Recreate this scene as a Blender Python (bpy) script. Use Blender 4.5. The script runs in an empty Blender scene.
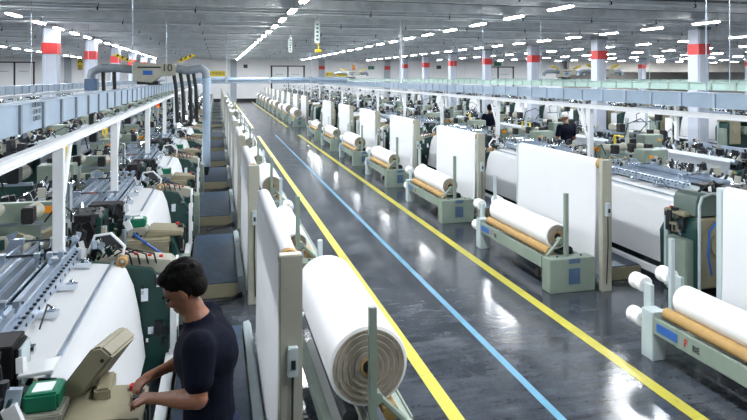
import bpy, bmesh, math, random
from mathutils import Vector, Matrix, Euler
random.seed(7)
PI = math.pi
sc = bpy.context.scene
col = sc.collection
# ------------------------------------------------------------------ camera frame
F = 600.0; TH = math.atan(156.5 / F); CS, SN = math.cos(TH), math.sin(TH); H = 2.70
cam_d = bpy.data.cameras.new('camera'); cam = bpy.data.objects.new('camera', cam_d); col.objects.link(cam)
cam.location = (0, 0, H); cam.rotation_euler = (PI / 2, 0, -TH)
cam_d.sensor_width = 36; cam_d.lens = F / 747 * 36
cam_d.shift_y = -(210 - 77) / 747.0
cam_d.clip_start = 0.05; cam_d.clip_end = 300
sc.camera = cam

# ------------------------------------------------------------------ materials
MATS = {}
def mat(name, c, rough=.5, metal=0., var=.08, scale=6., bump=0., emit=0., coat=0., dirt=0., subs=0., trans=0.):
    m = bpy.data.materials.new(name); m.use_nodes = True
    nt = m.node_tree; b = nt.nodes['Principled BSDF']
    b.inputs['Roughness'].default_value = rough; b.inputs['Metallic'].default_value = metal
    b.inputs['Coat Weight'].default_value = coat
    tc = nt.nodes.new('ShaderNodeTexCoord')
    nz = nt.nodes.new('ShaderNodeTexNoise'); nz.inputs['Scale'].default_value = scale; nz.inputs['Detail'].default_value = 6
    nt.links.new(tc.outputs['Object'], nz.inputs['Vector'])
    rp = nt.nodes.new('ShaderNodeValToRGB')
    lo = [max(0, v * (1 - var)) for v in c[:3]]; hi = [min(1, v * (1 + var)) for v in c[:3]]
    rp.color_ramp.elements[0].position = .3; rp.color_ramp.elements[1].position = .7
    rp.color_ramp.elements[0].color = (*lo, 1); rp.color_ramp.elements[1].color = (*hi, 1)
    nt.links.new(nz.outputs['Fac'], rp.inputs['Fac'])
    out = rp.outputs['Color']
    if dirt > 0:
        n2 = nt.nodes.new('ShaderNodeTexNoise'); n2.inputs['Scale'].default_value = scale * .4; n2.inputs['Detail'].default_value = 10
        n2.inputs['Roughness'].default_value = .7
        nt.links.new(tc.outputs['Object'], n2.inputs['Vector'])
        r2 = nt.nodes.new('ShaderNodeValToRGB'); r2.color_ramp.elements[0].position = .52; r2.color_ramp.elements[1].position = .72
        nt.links.new(n2.outputs['Fac'], r2.inputs['Fac'])
        mx = nt.nodes.new('ShaderNodeMix'); mx.data_type = 'RGBA'
        ml = nt.nodes.new('ShaderNodeMath'); ml.operation = 'MULTIPLY'; ml.inputs[1].default_value = dirt
        nt.links.new(r2.outputs['Color'], ml.inputs[0]); nt.links.new(ml.outputs[0], mx.inputs[0])
        nt.links.new(out, mx.inputs[6]); mx.inputs[7].default_value = (c[0] * .35, c[1] * .33, c[2] * .3, 1)
        out = mx.outputs[2]
    nt.links.new(out, b.inputs['Base Color'])
    if bump:
        bp = nt.nodes.new('ShaderNodeBump'); bp.inputs['Strength'].default_value = bump; bp.inputs['Distance'].default_value = .01
        nt.links.new(nz.outputs['Fac'], bp.inputs['Height']); nt.links.new(bp.outputs['Normal'], b.inputs['Normal'])
    if emit:
        b.inputs['Emission Color'].default_value = (*c[:3], 1); b.inputs['Emission Strength'].default_value = emit
    MATS[name] = m
    return m
def cloth_mat(name, c, tr):
    m = mat(name, c, .85, 0, .015, 2.)
    nt = m.node_tree; b = nt.nodes['Principled BSDF']; o = nt.nodes['Material Output']
    wv = nt.nodes.new('ShaderNodeTexWave'); wv.inputs['Scale'].default_value = .8; wv.inputs['Distortion'].default_value = 3; wv.bands_direction = 'Y'
    tc = nt.nodes.new('ShaderNodeTexCoord'); nt.links.new(tc.outputs['Object'], wv.inputs['Vector'])
    bp = nt.nodes.new('ShaderNodeBump'); bp.inputs['Strength'].default_value = .12; bp.inputs['Distance'].default_value = .02
    nt.links.new(wv.outputs['Fac'], bp.inputs['Height']); nt.links.new(bp.outputs['Normal'], b.inputs['Normal'])
    t = nt.nodes.new('ShaderNodeBsdfTranslucent'); t.inputs['Color'].default_value = (*c, 1)
    mx = nt.nodes.new('ShaderNodeMixShader'); mx.inputs[0].default_value = tr
    nt.links.new(b.outputs[0], mx.inputs[1]); nt.links.new(t.outputs[0], mx.inputs[2]); nt.links.new(mx.outputs[0], o.inputs['Surface'])
    return m
cloth_mat('cloth', (.90, .91, .92), .35)
cloth_mat('warp', (.66, .70, .75), .3)
mat('rollcloth', (.90, .90, .90), .85, 0, .02, 3, .05)
mat('rollend', (.32, .285, .23), .9, 0, .12, 20, .3)
mat('cream', (.38, .38, .31), .45, 0, .05, 5, .03, dirt=.35)
mat('beige', (.28, .255, .17), .45, 0, .05, 5, .03, dirt=.4)
mat('sage', (.24, .30, .25), .42, 0, .06, 5, .03, dirt=.3)
mat('darksage', (.10, .14, .12), .42, 0, .08, 5, .03, dirt=.3)
mat('pale', (.48, .56, .57), .4, 0, .05, 5, .03, dirt=.25)
mat('whitepaint', (.78, .80, .82), .4, 0, .04, 4, .0, dirt=.12)
mat('trayblue', (.33, .43, .54), .4, .1, .06, 4, .0, dirt=.25)
mat('traygreen', (.30, .42, .38), .45, .1, .06, 4, dirt=.25)
mat('steel', (.44, .52, .62), .3, .7, .1, 8, dirt=.2)
mat('chrome', (.75, .80, .86), .15, 1., .04, 8)
mat('dark', (.015, .017, .022), .45, .1, .3, 8)
mat('black', (.008, .008, .010), .5, 0, .2, 10)
mat('darkgreen', (.010, .05, .042), .4, .0, .12, 6, dirt=.3)
mat('green', (.01, .17, .09), .35, 0, .08, 6)
mat('blue', (.03, .12, .42), .4, 0, .08, 6)
mat('navyplate', (.08, .14, .24), .45, 0, .12, 8, dirt=.3)
mat('red', (.55, .02, .02), .35, 0, .05, 6)
mat('orange', (.85, .30, .02), .35, 0, .05, 6)
mat('yellow', (.80, .60, .03), .45, 0, .06, 6)
mat('kraft', (.42, .26, .09), .7, 0, .1, 14, .1)
mat('hose', (.22, .26, .30), .5, .2, .08, 8)
mat('deckblue', (.03, .065, .12), .45, .1, .25, 8, .15, dirt=.5)
mat('lamp', (1, .98, .96), .4, 0, 0, 1, emit=60.)
mat('lampred', (.9, .03, .01), .3, 0, .02, 1, emit=.6)
mat('lamporange', (1., .30, .02), .3, 0, .02, 1, emit=.6)
mat('skin', (.24, .10, .055), .5, 0, .08, 20)
mat('hair', (.003, .0025, .0025), .7, 0, .4, 90, .5)
mat('shirt', (.004, .0055, .013), .95, 0, .25, 14, .3)
mat('jeans', (.02, .028, .06), .85, 0, .2, 20, .2)
mat('capwhite', (.75, .75, .76), .7, 0, .05, 10)
mat('ceiling_metal', (.075, .092, .115), .5, .3, .2, 1.2, dirt=.4)
mat('purlin', (.80, .85, .88), .45, .0, .12, 2.5, dirt=.4)
mat('pipewhite', (.75, .80, .84), .4, .1, .06, 4)
mat('wallwhite', (.84, .85, .86), .7, 0, .03, .5, dirt=.1)
mat('wallgrey', (.38, .42, .46), .6, 0, .05, 1)
mat('column', (.46, .50, .58), .55, 0, .04, 2, dirt=.1)
mat('columnred', (.50, .03, .03), .5, 0, .05, 3)
mat('lintel', (.86, .81, .73), .7, 0, .05, 1)
mat('signwhite', (.8, .85, .84), .5, 0, .02, 3)
for k_ in ('shirt', 'hair', 'jeans'): MATS[k_].node_tree.nodes['Principled BSDF'].inputs['Specular IOR Level'].default_value = .12
# painted floor lines, worn through in places
def line_mat(name, c):
    m = mat(name, c, .32, 0, .1, 3, dirt=0)
    nt = m.node_tree; b = nt.nodes['Principled BSDF']
    src = b.inputs['Base Color'].links[0].from_socket
    tc = nt.nodes.new('ShaderNodeTexCoord'); n = nt.nodes.new('ShaderNodeTexNoise'); n.inputs['Scale'].default_value = 9; n.inputs['Detail'].default_value = 12; n.inputs['Roughness'].default_value = .75
    nt.links.new(tc.outputs['Object'], n.inputs['Vector'])
    r = nt.nodes.new('ShaderNodeValToRGB'); r.color_ramp.elements[0].position = .56; r.color_ramp.elements[1].position = .72
    nt.links.new(n.outputs['Fac'], r.inputs['Fac'])
    mx = nt.nodes.new('ShaderNodeMix'); mx.data_type = 'RGBA'; nt.links.new(r.outputs['Color'], mx.inputs[0]); nt.links.new(src, mx.inputs[6])
    mx.inputs[7].default_value = (c[0] * .45 + .03, c[1] * .45 + .03, c[2] * .45 + .04, 1)
    nt.links.new(mx.outputs[2], b.inputs['Base Color'])
line_mat('yellowline', (.60, .54, .08)); line_mat('blueline', (.15, .36, .52))
# polished concrete
m = mat('concrete', (.085, .095, .11), .2, 0, .3, .8)
nt = m.node_tree; b = nt.nodes['Principled BSDF']; tc = nt.nodes.new('ShaderNodeTexCoord')
n1 = nt.nodes.new('ShaderNodeTexNoise'); n1.inputs['Scale'].default_value = 2.2; n1.inputs['Detail'].default_value = 14; n1.inputs['Roughness'].default_value = .68
nt.links.new(tc.outputs['Object'], n1.inputs['Vector'])
r = nt.nodes.new('ShaderNodeValToRGB'); e = r.color_ramp.elements
e[0].position = .28; e[0].color = (.030, .036, .046, 1); e[1].position = .72; e[1].color = (.085, .10, .12, 1)
nt.links.new(n1.outputs['Fac'], r.inputs['Fac'])
n3 = nt.nodes.new('ShaderNodeTexNoise'); n3.inputs['Scale'].default_value = 26; n3.inputs['Detail'].default_value = 8
nt.links.new(tc.outputs['Object'], n3.inputs['Vector'])
r3 = nt.nodes.new('ShaderNodeValToRGB'); r3.color_ramp.elements[0].color = (.6, .6, .6, 1); r3.color_ramp.elements[1].color = (1.3, 1.3, 1.3, 1)
nt.links.new(n3.outputs['Fac'], r3.inputs['Fac'])
mx = nt.nodes.new('ShaderNodeMix'); mx.data_type = 'RGBA'; mx.blend_type = 'MULTIPLY'; mx.inputs[0].default_value = 1
nt.links.new(r.outputs['Color'], mx.inputs[6]); nt.links.new(r3.outputs['Color'], mx.inputs[7]); mp = nt.nodes.new('ShaderNodeMapping'); mp.inputs['Scale'].default_value = (.5, 3.2, 1); nt.links.new(tc.outputs['Object'], mp.inputs['Vector'])
n5 = nt.nodes.new('ShaderNodeTexNoise'); n5.inputs['Scale'].default_value = 2.4; n5.inputs['Detail'].default_value = 8; n5.inputs['Roughness'].default_value = .7; nt.links.new(mp.outputs[0], n5.inputs['Vector'])
r5 = nt.nodes.new('ShaderNodeValToRGB'); r5.color_ramp.elements[0].position = .35; r5.color_ramp.elements[0].color = (.55, .55, .56, 1); r5.color_ramp.elements[1].position = .68; r5.color_ramp.elements[1].color = (1.25, 1.25, 1.28, 1); nt.links.new(n5.outputs['Fac'], r5.inputs['Fac'])
mx5 = nt.nodes.new('ShaderNodeMix'); mx5.data_type = 'RGBA'; mx5.blend_type = 'MULTIPLY'; mx5.inputs[0].default_value = 1; nt.links.new(mx.outputs[2], mx5.inputs[6]); nt.links.new(r5.outputs['Color'], mx5.inputs[7])
nt.links.new(mx5.outputs[2], b.inputs['Base Color'])
rr = nt.nodes.new('ShaderNodeMapRange'); rr.inputs[1].default_value = .3; rr.inputs[2].default_value = .7; rr.inputs[3].default_value = .10; rr.inputs[4].default_value = .24
nt.links.new(n1.outputs['Fac'], rr.inputs[0]); nt.links.new(rr.outputs[0], b.inputs['Roughness'])
b.inputs['Specular IOR Level'].default_value = .7
bp = nt.nodes.new('ShaderNodeBump'); bp.inputs['Strength'].default_value = .12; bp.inputs['Distance'].default_value = .01
n4 = nt.nodes.new('ShaderNodeTexNoise'); n4.inputs['Scale'].default_value = 5; n4.inputs['Detail'].default_value = 3
nt.links.new(tc.outputs['Object'], n4.inputs['Vector']); nt.links.new(n4.outputs['Fac'], bp.inputs['Height']); nt.links.new(bp.outputs['Normal'], b.inputs['Normal'])

# ------------------------------------------------------------------ mesh builder
class MB:
    def __init__(s): s.v = []; s.f = []
    def add(s, vs, fs):
        b = len(s.v); s.v += [tuple(v) for v in vs]; s.f += [tuple(b + i for i in f) for f in fs]; return s
    def box(s, x0, x1, y0, y1, z0, z1, rot=None):
        vs = [Vector((x, y, z)) for x in (x0, x1) for y in (y0, y1) for z in (z0, z1)]
        if rot:
            c = Vector(((x0 + x1) / 2, (y0 + y1) / 2, (z0 + z1) / 2)); R = Euler(rot).to_matrix()
            vs = [c + R @ (v - c) for v in vs]
        return s.add(vs, [(0, 1, 3, 2), (4, 6, 7, 5), (0, 4, 5, 1), (2, 3, 7, 6), (0, 2, 6, 4), (1, 5, 7, 3)])
    def cyl(s, p0, p1, r, n=16, r1=None):
        return s.tube([p0, p1], [r, r if r1 is None else r1], n)
    def tube(s, pts, r, n=10):
        pts = [Vector(p) for p in pts]; k = len(pts)
        rs = r if isinstance(r, (list, tuple)) else [r] * k
        vs = []; u = None
        for i, p in enumerate(pts):
            d = (pts[min(i + 1, k - 1)] - pts[max(i - 1, 0)]).normalized()
            if u is None: u = (Vector((0, 0, 1)) if abs(d.z) < .9 else Vector((1, 0, 0)))
            u = (u - d * u.dot(d)).normalized(); w = d.cross(u)
            for j in range(n):
                a = 2 * PI * j / n; vs.append(p + (u * math.cos(a) + w * math.sin(a)) * rs[i])
        fs = [(i * n + j, i * n + (j + 1) % n, (i + 1) * n + (j + 1) % n, (i + 1) * n + j) for i in range(k - 1) for j in range(n)]
        fs += [tuple(range(n))[::-1], tuple((k - 1) * n + j for j in range(n))]
        return s.add(vs, fs)
    def lathe(s, prof, c, axis, n=24):     # prof: (along, radius)
        a = Vector(axis).normalized(); u = a.orthogonal().normalized(); w = a.cross(u); c = Vector(c); vs = []
        for t, r in prof:
            for j in range(n):
                q = 2 * PI * j / n; vs.append(c + a * t + (u * math.cos(q) + w * math.sin(q)) * max(r, 1e-4))
        k = len(prof)
        fs = [(i * n + j, i * n + (j + 1) % n, (i + 1) * n + (j + 1) % n, (i + 1) * n + j) for i in range(k - 1) for j in range(n)]
        if prof[0] != prof[-1]: fs += [tuple(range(n))[::-1], tuple((k - 1) * n + j for j in range(n))]
        return s.add(vs, fs)
    def prism(s, prof, y0, y1):            # prof in (x, z)
        n = len(prof)
        vs = [(x, y0, z) for x, z in prof] + [(x, y1, z) for x, z in prof]
        return s.add(vs, [tuple(range(n))[::-1], tuple(range(n, 2 * n))] + [(i, (i + 1) % n, n + (i + 1) % n, n + i) for i in range(n)])
    def sheet(s, prof, y0, y1, t=.004, ny=6, sag=0.):
        k = len(prof); N = []
        for i in range(k):
            a = Vector(prof[max(i - 1, 0)]); b_ = Vector(prof[min(i + 1, k - 1)]); d = (b_ - a).normalized(); N.append((-d.y, d.x))
        vs = []
        for side in (1, -1):
            for i in range(k):
                for j in range(ny + 1):
                    f = j / ny; w = sag * math.sin(PI * f) * math.sin(PI * i / (k - 1))
                    o = side * t / 2 + w
                    vs.append((prof[i][0] + N[i][0] * o, y0 + (y1 - y0) * f, prof[i][1] + N[i][1] * o))
        m_ = ny + 1; off = k * m_; fs = []
        for i in range(k - 1):
            for j in range(ny):
                q = (i * m_ + j, i * m_ + j + 1, (i + 1) * m_ + j + 1, (i + 1) * m_ + j)
                fs.append(q); fs.append(tuple(off + x for x in q[::-1]))
            for j in (0, ny):
                fs.append((i * m_ + j, (i + 1) * m_ + j, off + (i + 1) * m_ + j, off + i * m_ + j))
        for i in (0, k - 1):
            for j in range(ny): fs.append((i * m_ + j, i * m_ + j + 1, off + i * m_ + j + 1, off + i * m_ + j))
        return s.add(vs, fs)
    def ball(s, c, r, n=16, m_=10):
        if not isinstance(r, (tuple, list)): r = (r, r, r)
        vs = [(c[0], c[1], c[2] + r[2])]
        for i in range(1, m_):
            a = PI * i / m_
            for j in range(n):
                q = 2 * PI * j / n; vs.append((c[0] + r[0] * math.sin(a) * math.cos(q), c[1] + r[1] * math.sin(a) * math.sin(q), c[2] + r[2] * math.cos(a)))
        vs.append((c[0], c[1], c[2] - r[2])); L = len(vs) - 1
        fs = [(0, 1 + j, 1 + (j + 1) % n) for j in range(n)]
        fs += [(1 + i * n + j, 1 + (i + 1) * n + j, 1 + (i + 1) * n + (j + 1) % n, 1 + i * n + (j + 1) % n) for i in range(m_ - 2) for j in range(n)]
        fs += [(L, 1 + (m_ - 2) * n + (j + 1) % n, 1 + (m_ - 2) * n + j) for j in range(n)]
        return s.add(vs, fs)
    def mesh(s, name, material, off=(0, 0, 0), bevel=0., smooth=True):
        me = bpy.data.meshes.new(name)
        me.from_pydata([(v[0] - off[0], v[1] - off[1], v[2] - off[2]) for v in s.v], [], s.f)
        bm = bmesh.new(); bm.from_mesh(me)
        bmesh.ops.recalc_face_normals(bm, faces=bm.faces)
        if bevel:
            ed = [e for e in bm.edges if len(e.link_faces) == 2 and e.calc_face_angle(0) > .6]
            bmesh.ops.bevel(bm, geom=ed, offset=bevel, segments=2, affect='EDGES', clamp_overlap=True)
        bm.to_mesh(me); bm.free()
        if smooth:
            me.shade_smooth(); me.set_sharp_from_angle(angle=.6)
        for mm in (material if isinstance(material, (list, tuple)) else [material]): me.materials.append(MATS[mm])
        me.update()
        return me

def tag(o, label, cat, group=None):
    o['label'] = label; o['category'] = cat
    if group: o['group'] = group
    return o
def empty(name, loc, label=None, cat=None, group=None):
    o = bpy.data.objects.new(name, None); o.location = loc; col.objects.link(o)
    if label: tag(o, label, cat, group)
    return o
def link(name, me, parent=None, loc=(0, 0, 0)):
    o = bpy.data.objects.new(name, me); col.objects.link(o); o.parent = parent; o.location = loc
    return o
ORG = [(0, 0, 0)]
def part(name, mb, material, parent, bevel=0., label=None):
    o = link(name, mb.mesh(name, material, ORG[0], bevel), parent)
    if label: o['label'] = label
    return o
def struct(name, mb, material, bevel=0.):
    o = link(name, mb.mesh(name, material, (0, 0, 0), bevel)); o['kind'] = 'structure'; return o
def dup(o, parent=None):
    c = o.copy(); col.objects.link(c); c.parent = parent
    for ch in list(o.children): dup(ch, c)
    return c
def text(name, s, size, material, parent, loc, rot, extrude=.001, align='CENTER'):
    cu = bpy.data.curves.new(name, 'FONT'); cu.body = s; cu.size = size; cu.extrude = extrude; cu.align_x = align; cu.align_y = 'CENTER'
    tmp = bpy.data.objects.new('tmp', cu); col.objects.link(tmp)
    me = bpy.data.meshes.new_from_object(tmp.evaluated_get(bpy.context.evaluated_depsgraph_get()))
    bpy.data.objects.remove(tmp); me.materials.clear(); me.materials.append(MATS[material])
    o = link(name, me, parent, loc); o.rotation_euler = rot; return o
ORD = ['first', 'second', 'third', 'fourth', 'fifth', 'sixth', 'seventh', 'eighth', 'ninth', 'tenth', 'eleventh', 'twelfth', 'thirteenth', 'fourteenth', 'fifteenth', 'sixteenth', 'seventeenth', 'eighteenth', 'nineteenth', 'twentieth']
ORD += ['twenty-' + w for w in ORD[:9]] + ['thirtieth']

AX = 2.59; PITCH = 3.7
ROOM_L, ROOM_R, ROOM_N, ROOM_F = -26., 64., -4., 67.
# ------------------------------------------------------------------ PROTOTYPES (built at origin in row coordinates)
def reset(cx, cy):
    ORG[0] = (cx, cy, 0)

def make_winder():
    reset(1.66, 1.1); r = empty('cloth_winder', (0, 0, 0))
    eb = part('end_box', MB().box(1.34, 1.98, 0, .2, .0, .42), 'sage', r, .008)
    part('sticker', MB().box(1.60, 1.76, -.003, -.0005, .10, .30), 'navyplate', eb, label='dark blue panel')
    part('tape', MB().box(1.60, 1.76, -.003, -.0005, .36, .418), 'navyplate', eb, label='dark blue strip')
    part('bolt', MB().cyl((1.5, .1, .42), (1.5, .1, .435), .012, 8).cyl((1.84, .1, .42), (1.84, .1, .435), .012, 8), 'dark', eb)
    fb = part('far_end_box', MB().box(1.34, 1.50, 2.04, 2.2, 0, .46).box(1.5, 1.9, 2.1, 2.2, .3, .42), 'pale', r, .006)
    part('post', MB().box(1.615, 1.665, .1, .15, .42, 1.22), 'sage', r, .004)
    part('post', MB().box(1.62, 1.665, 2.12, 2.165, .4, 1.12), 'pale', r, .004, label='pale far post')
    part('swing_arm', MB().tube([(1.40, .19, .42), (1.60, .19, .62)], .022, 6).cyl((1.60, .155, .60), (1.60, .235, .60), .04, 12), 'sage', r)
    part('front_beam', MB().box(1.345, 1.40, .2, 2.04, .29, .41).box(1.335, 1.35, .2, 2.04, .275, .425), 'sage', r, .004)
    part('rear_beam', MB().box(1.86, 1.92, .2, 2.1, .28, .40), 'sage', r, .004)
    part('carrier_roller', MB().cyl((1.48, .24, .45), (1.48, 2.02, .45), .055, 18), 'kraft', r, label='brown cork-covered roller')
    part('drive_roller', MB().cyl((1.76, .24, .45), (1.76, 2.02, .45), .055, 18), 'dark', r)
    part('cloth_web', MB().cyl((1.62, .26, .2), (1.62, 2.0, .2), .085, 20).sheet([(1.62, .288), (1.75, .25), (1.86, .17)], .3, 1.98, .004, 2), 'rollcloth', r, label='white cloth running under the stand')
    hub = part('drive_wheel', MB().cyl((1.30, .26, .2), (1.335, .26, .2), .045, 14), 'black', r)
    part('maker_plate', MB().box(1.331, 1.334, 1.72, 1.98, .31, .39), 'blue', r, label='small blue plate')
    g = text('emblem', 'F', .10, 'red', r, (1.331 - 1.66, 1.62 - 1.1, .35), (PI / 2, 0, -PI / 2))
    g = text('lettering', 'BE', .08, 'dark', r, (1.331 - 1.66, 1.50 - 1.1, .345), (PI / 2, 0, -PI / 2))
    part('spool_bracket', MB().box(1.45, 1.49, 2.2, 2.30, .24, .66).box(1.80, 1.84, 2.2, 2.3, .3, .70).cyl((1.50, 2.26, .62), (1.50, 2.53, .62), .012, 8).cyl((1.82, 2.26, .66), (1.82, 2.53, .66), .012, 8).cyl((1.47, 2.26, .28), (1.47, 2.53, .28), .012, 8), 'pale', r)
    return r
def make_spool():
    reset(0, 0)
    mb = MB().lathe([(0, .03), (0, .072), (.008, .08), (.04, .083), (.075, .08), (.085, .06), (.095, .08), (.13, .083), (.162, .08), (.17, .072), (.17, .03), (0, .03)], (0, 0, 0), (0, 1, 0), 24)
    o = empty('selvedge_roll', (0, 0, 0)); part('wound_tape', mb, 'rollcloth', o)
    part('core', MB().lathe([(-.004, .029), (.174, .029), (.174, .016), (-.004, .016), (-.004, .029)], (0, 0, 0), (0, 1, 0), 16), 'kraft', o, label='brown cardboard core')
    return o
def make_roll(R):
    reset(0, 0); o = empty('cloth_roll', (0, 0, 0)); L = 1.66
    part('wound_cloth', MB().lathe([(0, .061), (0, R - .02), (.006, R - .005), (.02, R), (L - .02, R), (L, R - .015), (L, .061), (0, .061)], (0, 0, 0), (0, 1, 0), 48), 'rollcloth', o)
    mb = MB(); k = 14
    for i in range(k):        # layered end face, edges of the wraps
        ra = .06 + (R - .025 - .06) * i / k; rb = .06 + (R - .025 - .06) * (i + 1) / k; t = -.004 - .004 * ((i * 7) % 3)
        mb.lathe([(-.0005, ra), (t, ra), (t, rb - .001), (-.0005, rb - .001), (-.0005, ra)], (0, 0, 0), (0, 1, 0), 40)
    part('end_layers', mb, 'rollend', o, label='greyed layered end of the roll')
    part('core', MB().lathe([(-.012, .06), (-.012, .045), (L + .012, .045), (L + .012, .06), (-.012, .06)], (0, 0, 0), (0, 1, 0), 24), 'kraft', o)
    part('shaft', MB().cyl((0, -.05, 0), (0, L + .05, 0), .018, 10).cyl((0, -.02, 0), (0, .0, 0), .042, 6), 'black', o)
    return o
def make_frame():
    reset(2.165, 1.1); r = empty('inspection_stand', (0, 0, 0))
    part('post', MB().box(2.10, 2.235, -.08, .0, 0, 1.65), 'cream', r, .006)
    part('post', MB().box(2.12, 2.215, 2.13, 2.2, 0, 1.62), 'pale', r, .005)
    part('top_roller', MB().cyl((2.165, .0, 1.59), (2.165, 2.13, 1.59), .045, 20), 'steel', r)
    part('roller_tube', MB().lathe([(0, .046), (0, .068), (.06, .068), (.06, .046), (0, .046)], (2.165, .005, 1.59), (0, 1, 0), 20), 'kraft', r, label='brown cardboard tube at the roller end')
    pf = [(2.068, .14), (2.08, .30), (2.10, .8), (2.105, 1.57)]
    for i in range(1, 8):
        a = PI - PI * i / 8; pf.append((2.165 + .055 * math.cos(a), 1.59 + .055 * math.sin(a)))
    pf += [(2.225, 1.57), (2.23, .8), (2.24, .12)]
    part('cloth', MB().sheet(pf, .07, 2.1, .004, 10, .006), 'cloth', r)
    part('lower_roller', MB().cyl((2.10, .0, .12), (2.10, 2.13, .12), .03, 14), 'steel', r)
    part('tie_bar', MB().box(2.15, 2.19, 0, 2.13, .03, .07), 'sage', r)
    sb = part('switch_box', MB().box(2.13, 2.19, -.125, -.08, .95, 1.12), 'pale', r, .005)
    part('switch', MB().box(2.148, 2.172, -.135, -.125, 1.0, 1.05), 'black', sb)
    part('cable', MB().tube([(2.16, -.10, .95), (2.165, -.1, .6), (2.15, -.09, .1)], .007, 6), 'dark', sb)
    return r
def make_platform():
    reset(2.6, 1.45); r = empty('step_platform', (0, 0, 0))
    part('base', MB().box(2.34, 2.93, .25, 2.65, 0, .165), 'beige', r, .006)
    part('tread_plate', MB().box(2.35, 2.92, .27, 2.63, .165, .178), 'deckblue', r, .002, label='worn blue tread plate')
    part('side_rail', MB().prism([(2.26, .0), (2.335, .0), (2.335, .22), (2.28, .235), (2.255, .19)], .3, 2.6), 'pale', r, .004)
    part('air_line', MB().tube([(2.3, .3, .02), (2.45, .1, .02), (2.62, .05, .02), (2.75, -.1, .02)], .014, 8), 'black', r)
    return r

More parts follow.
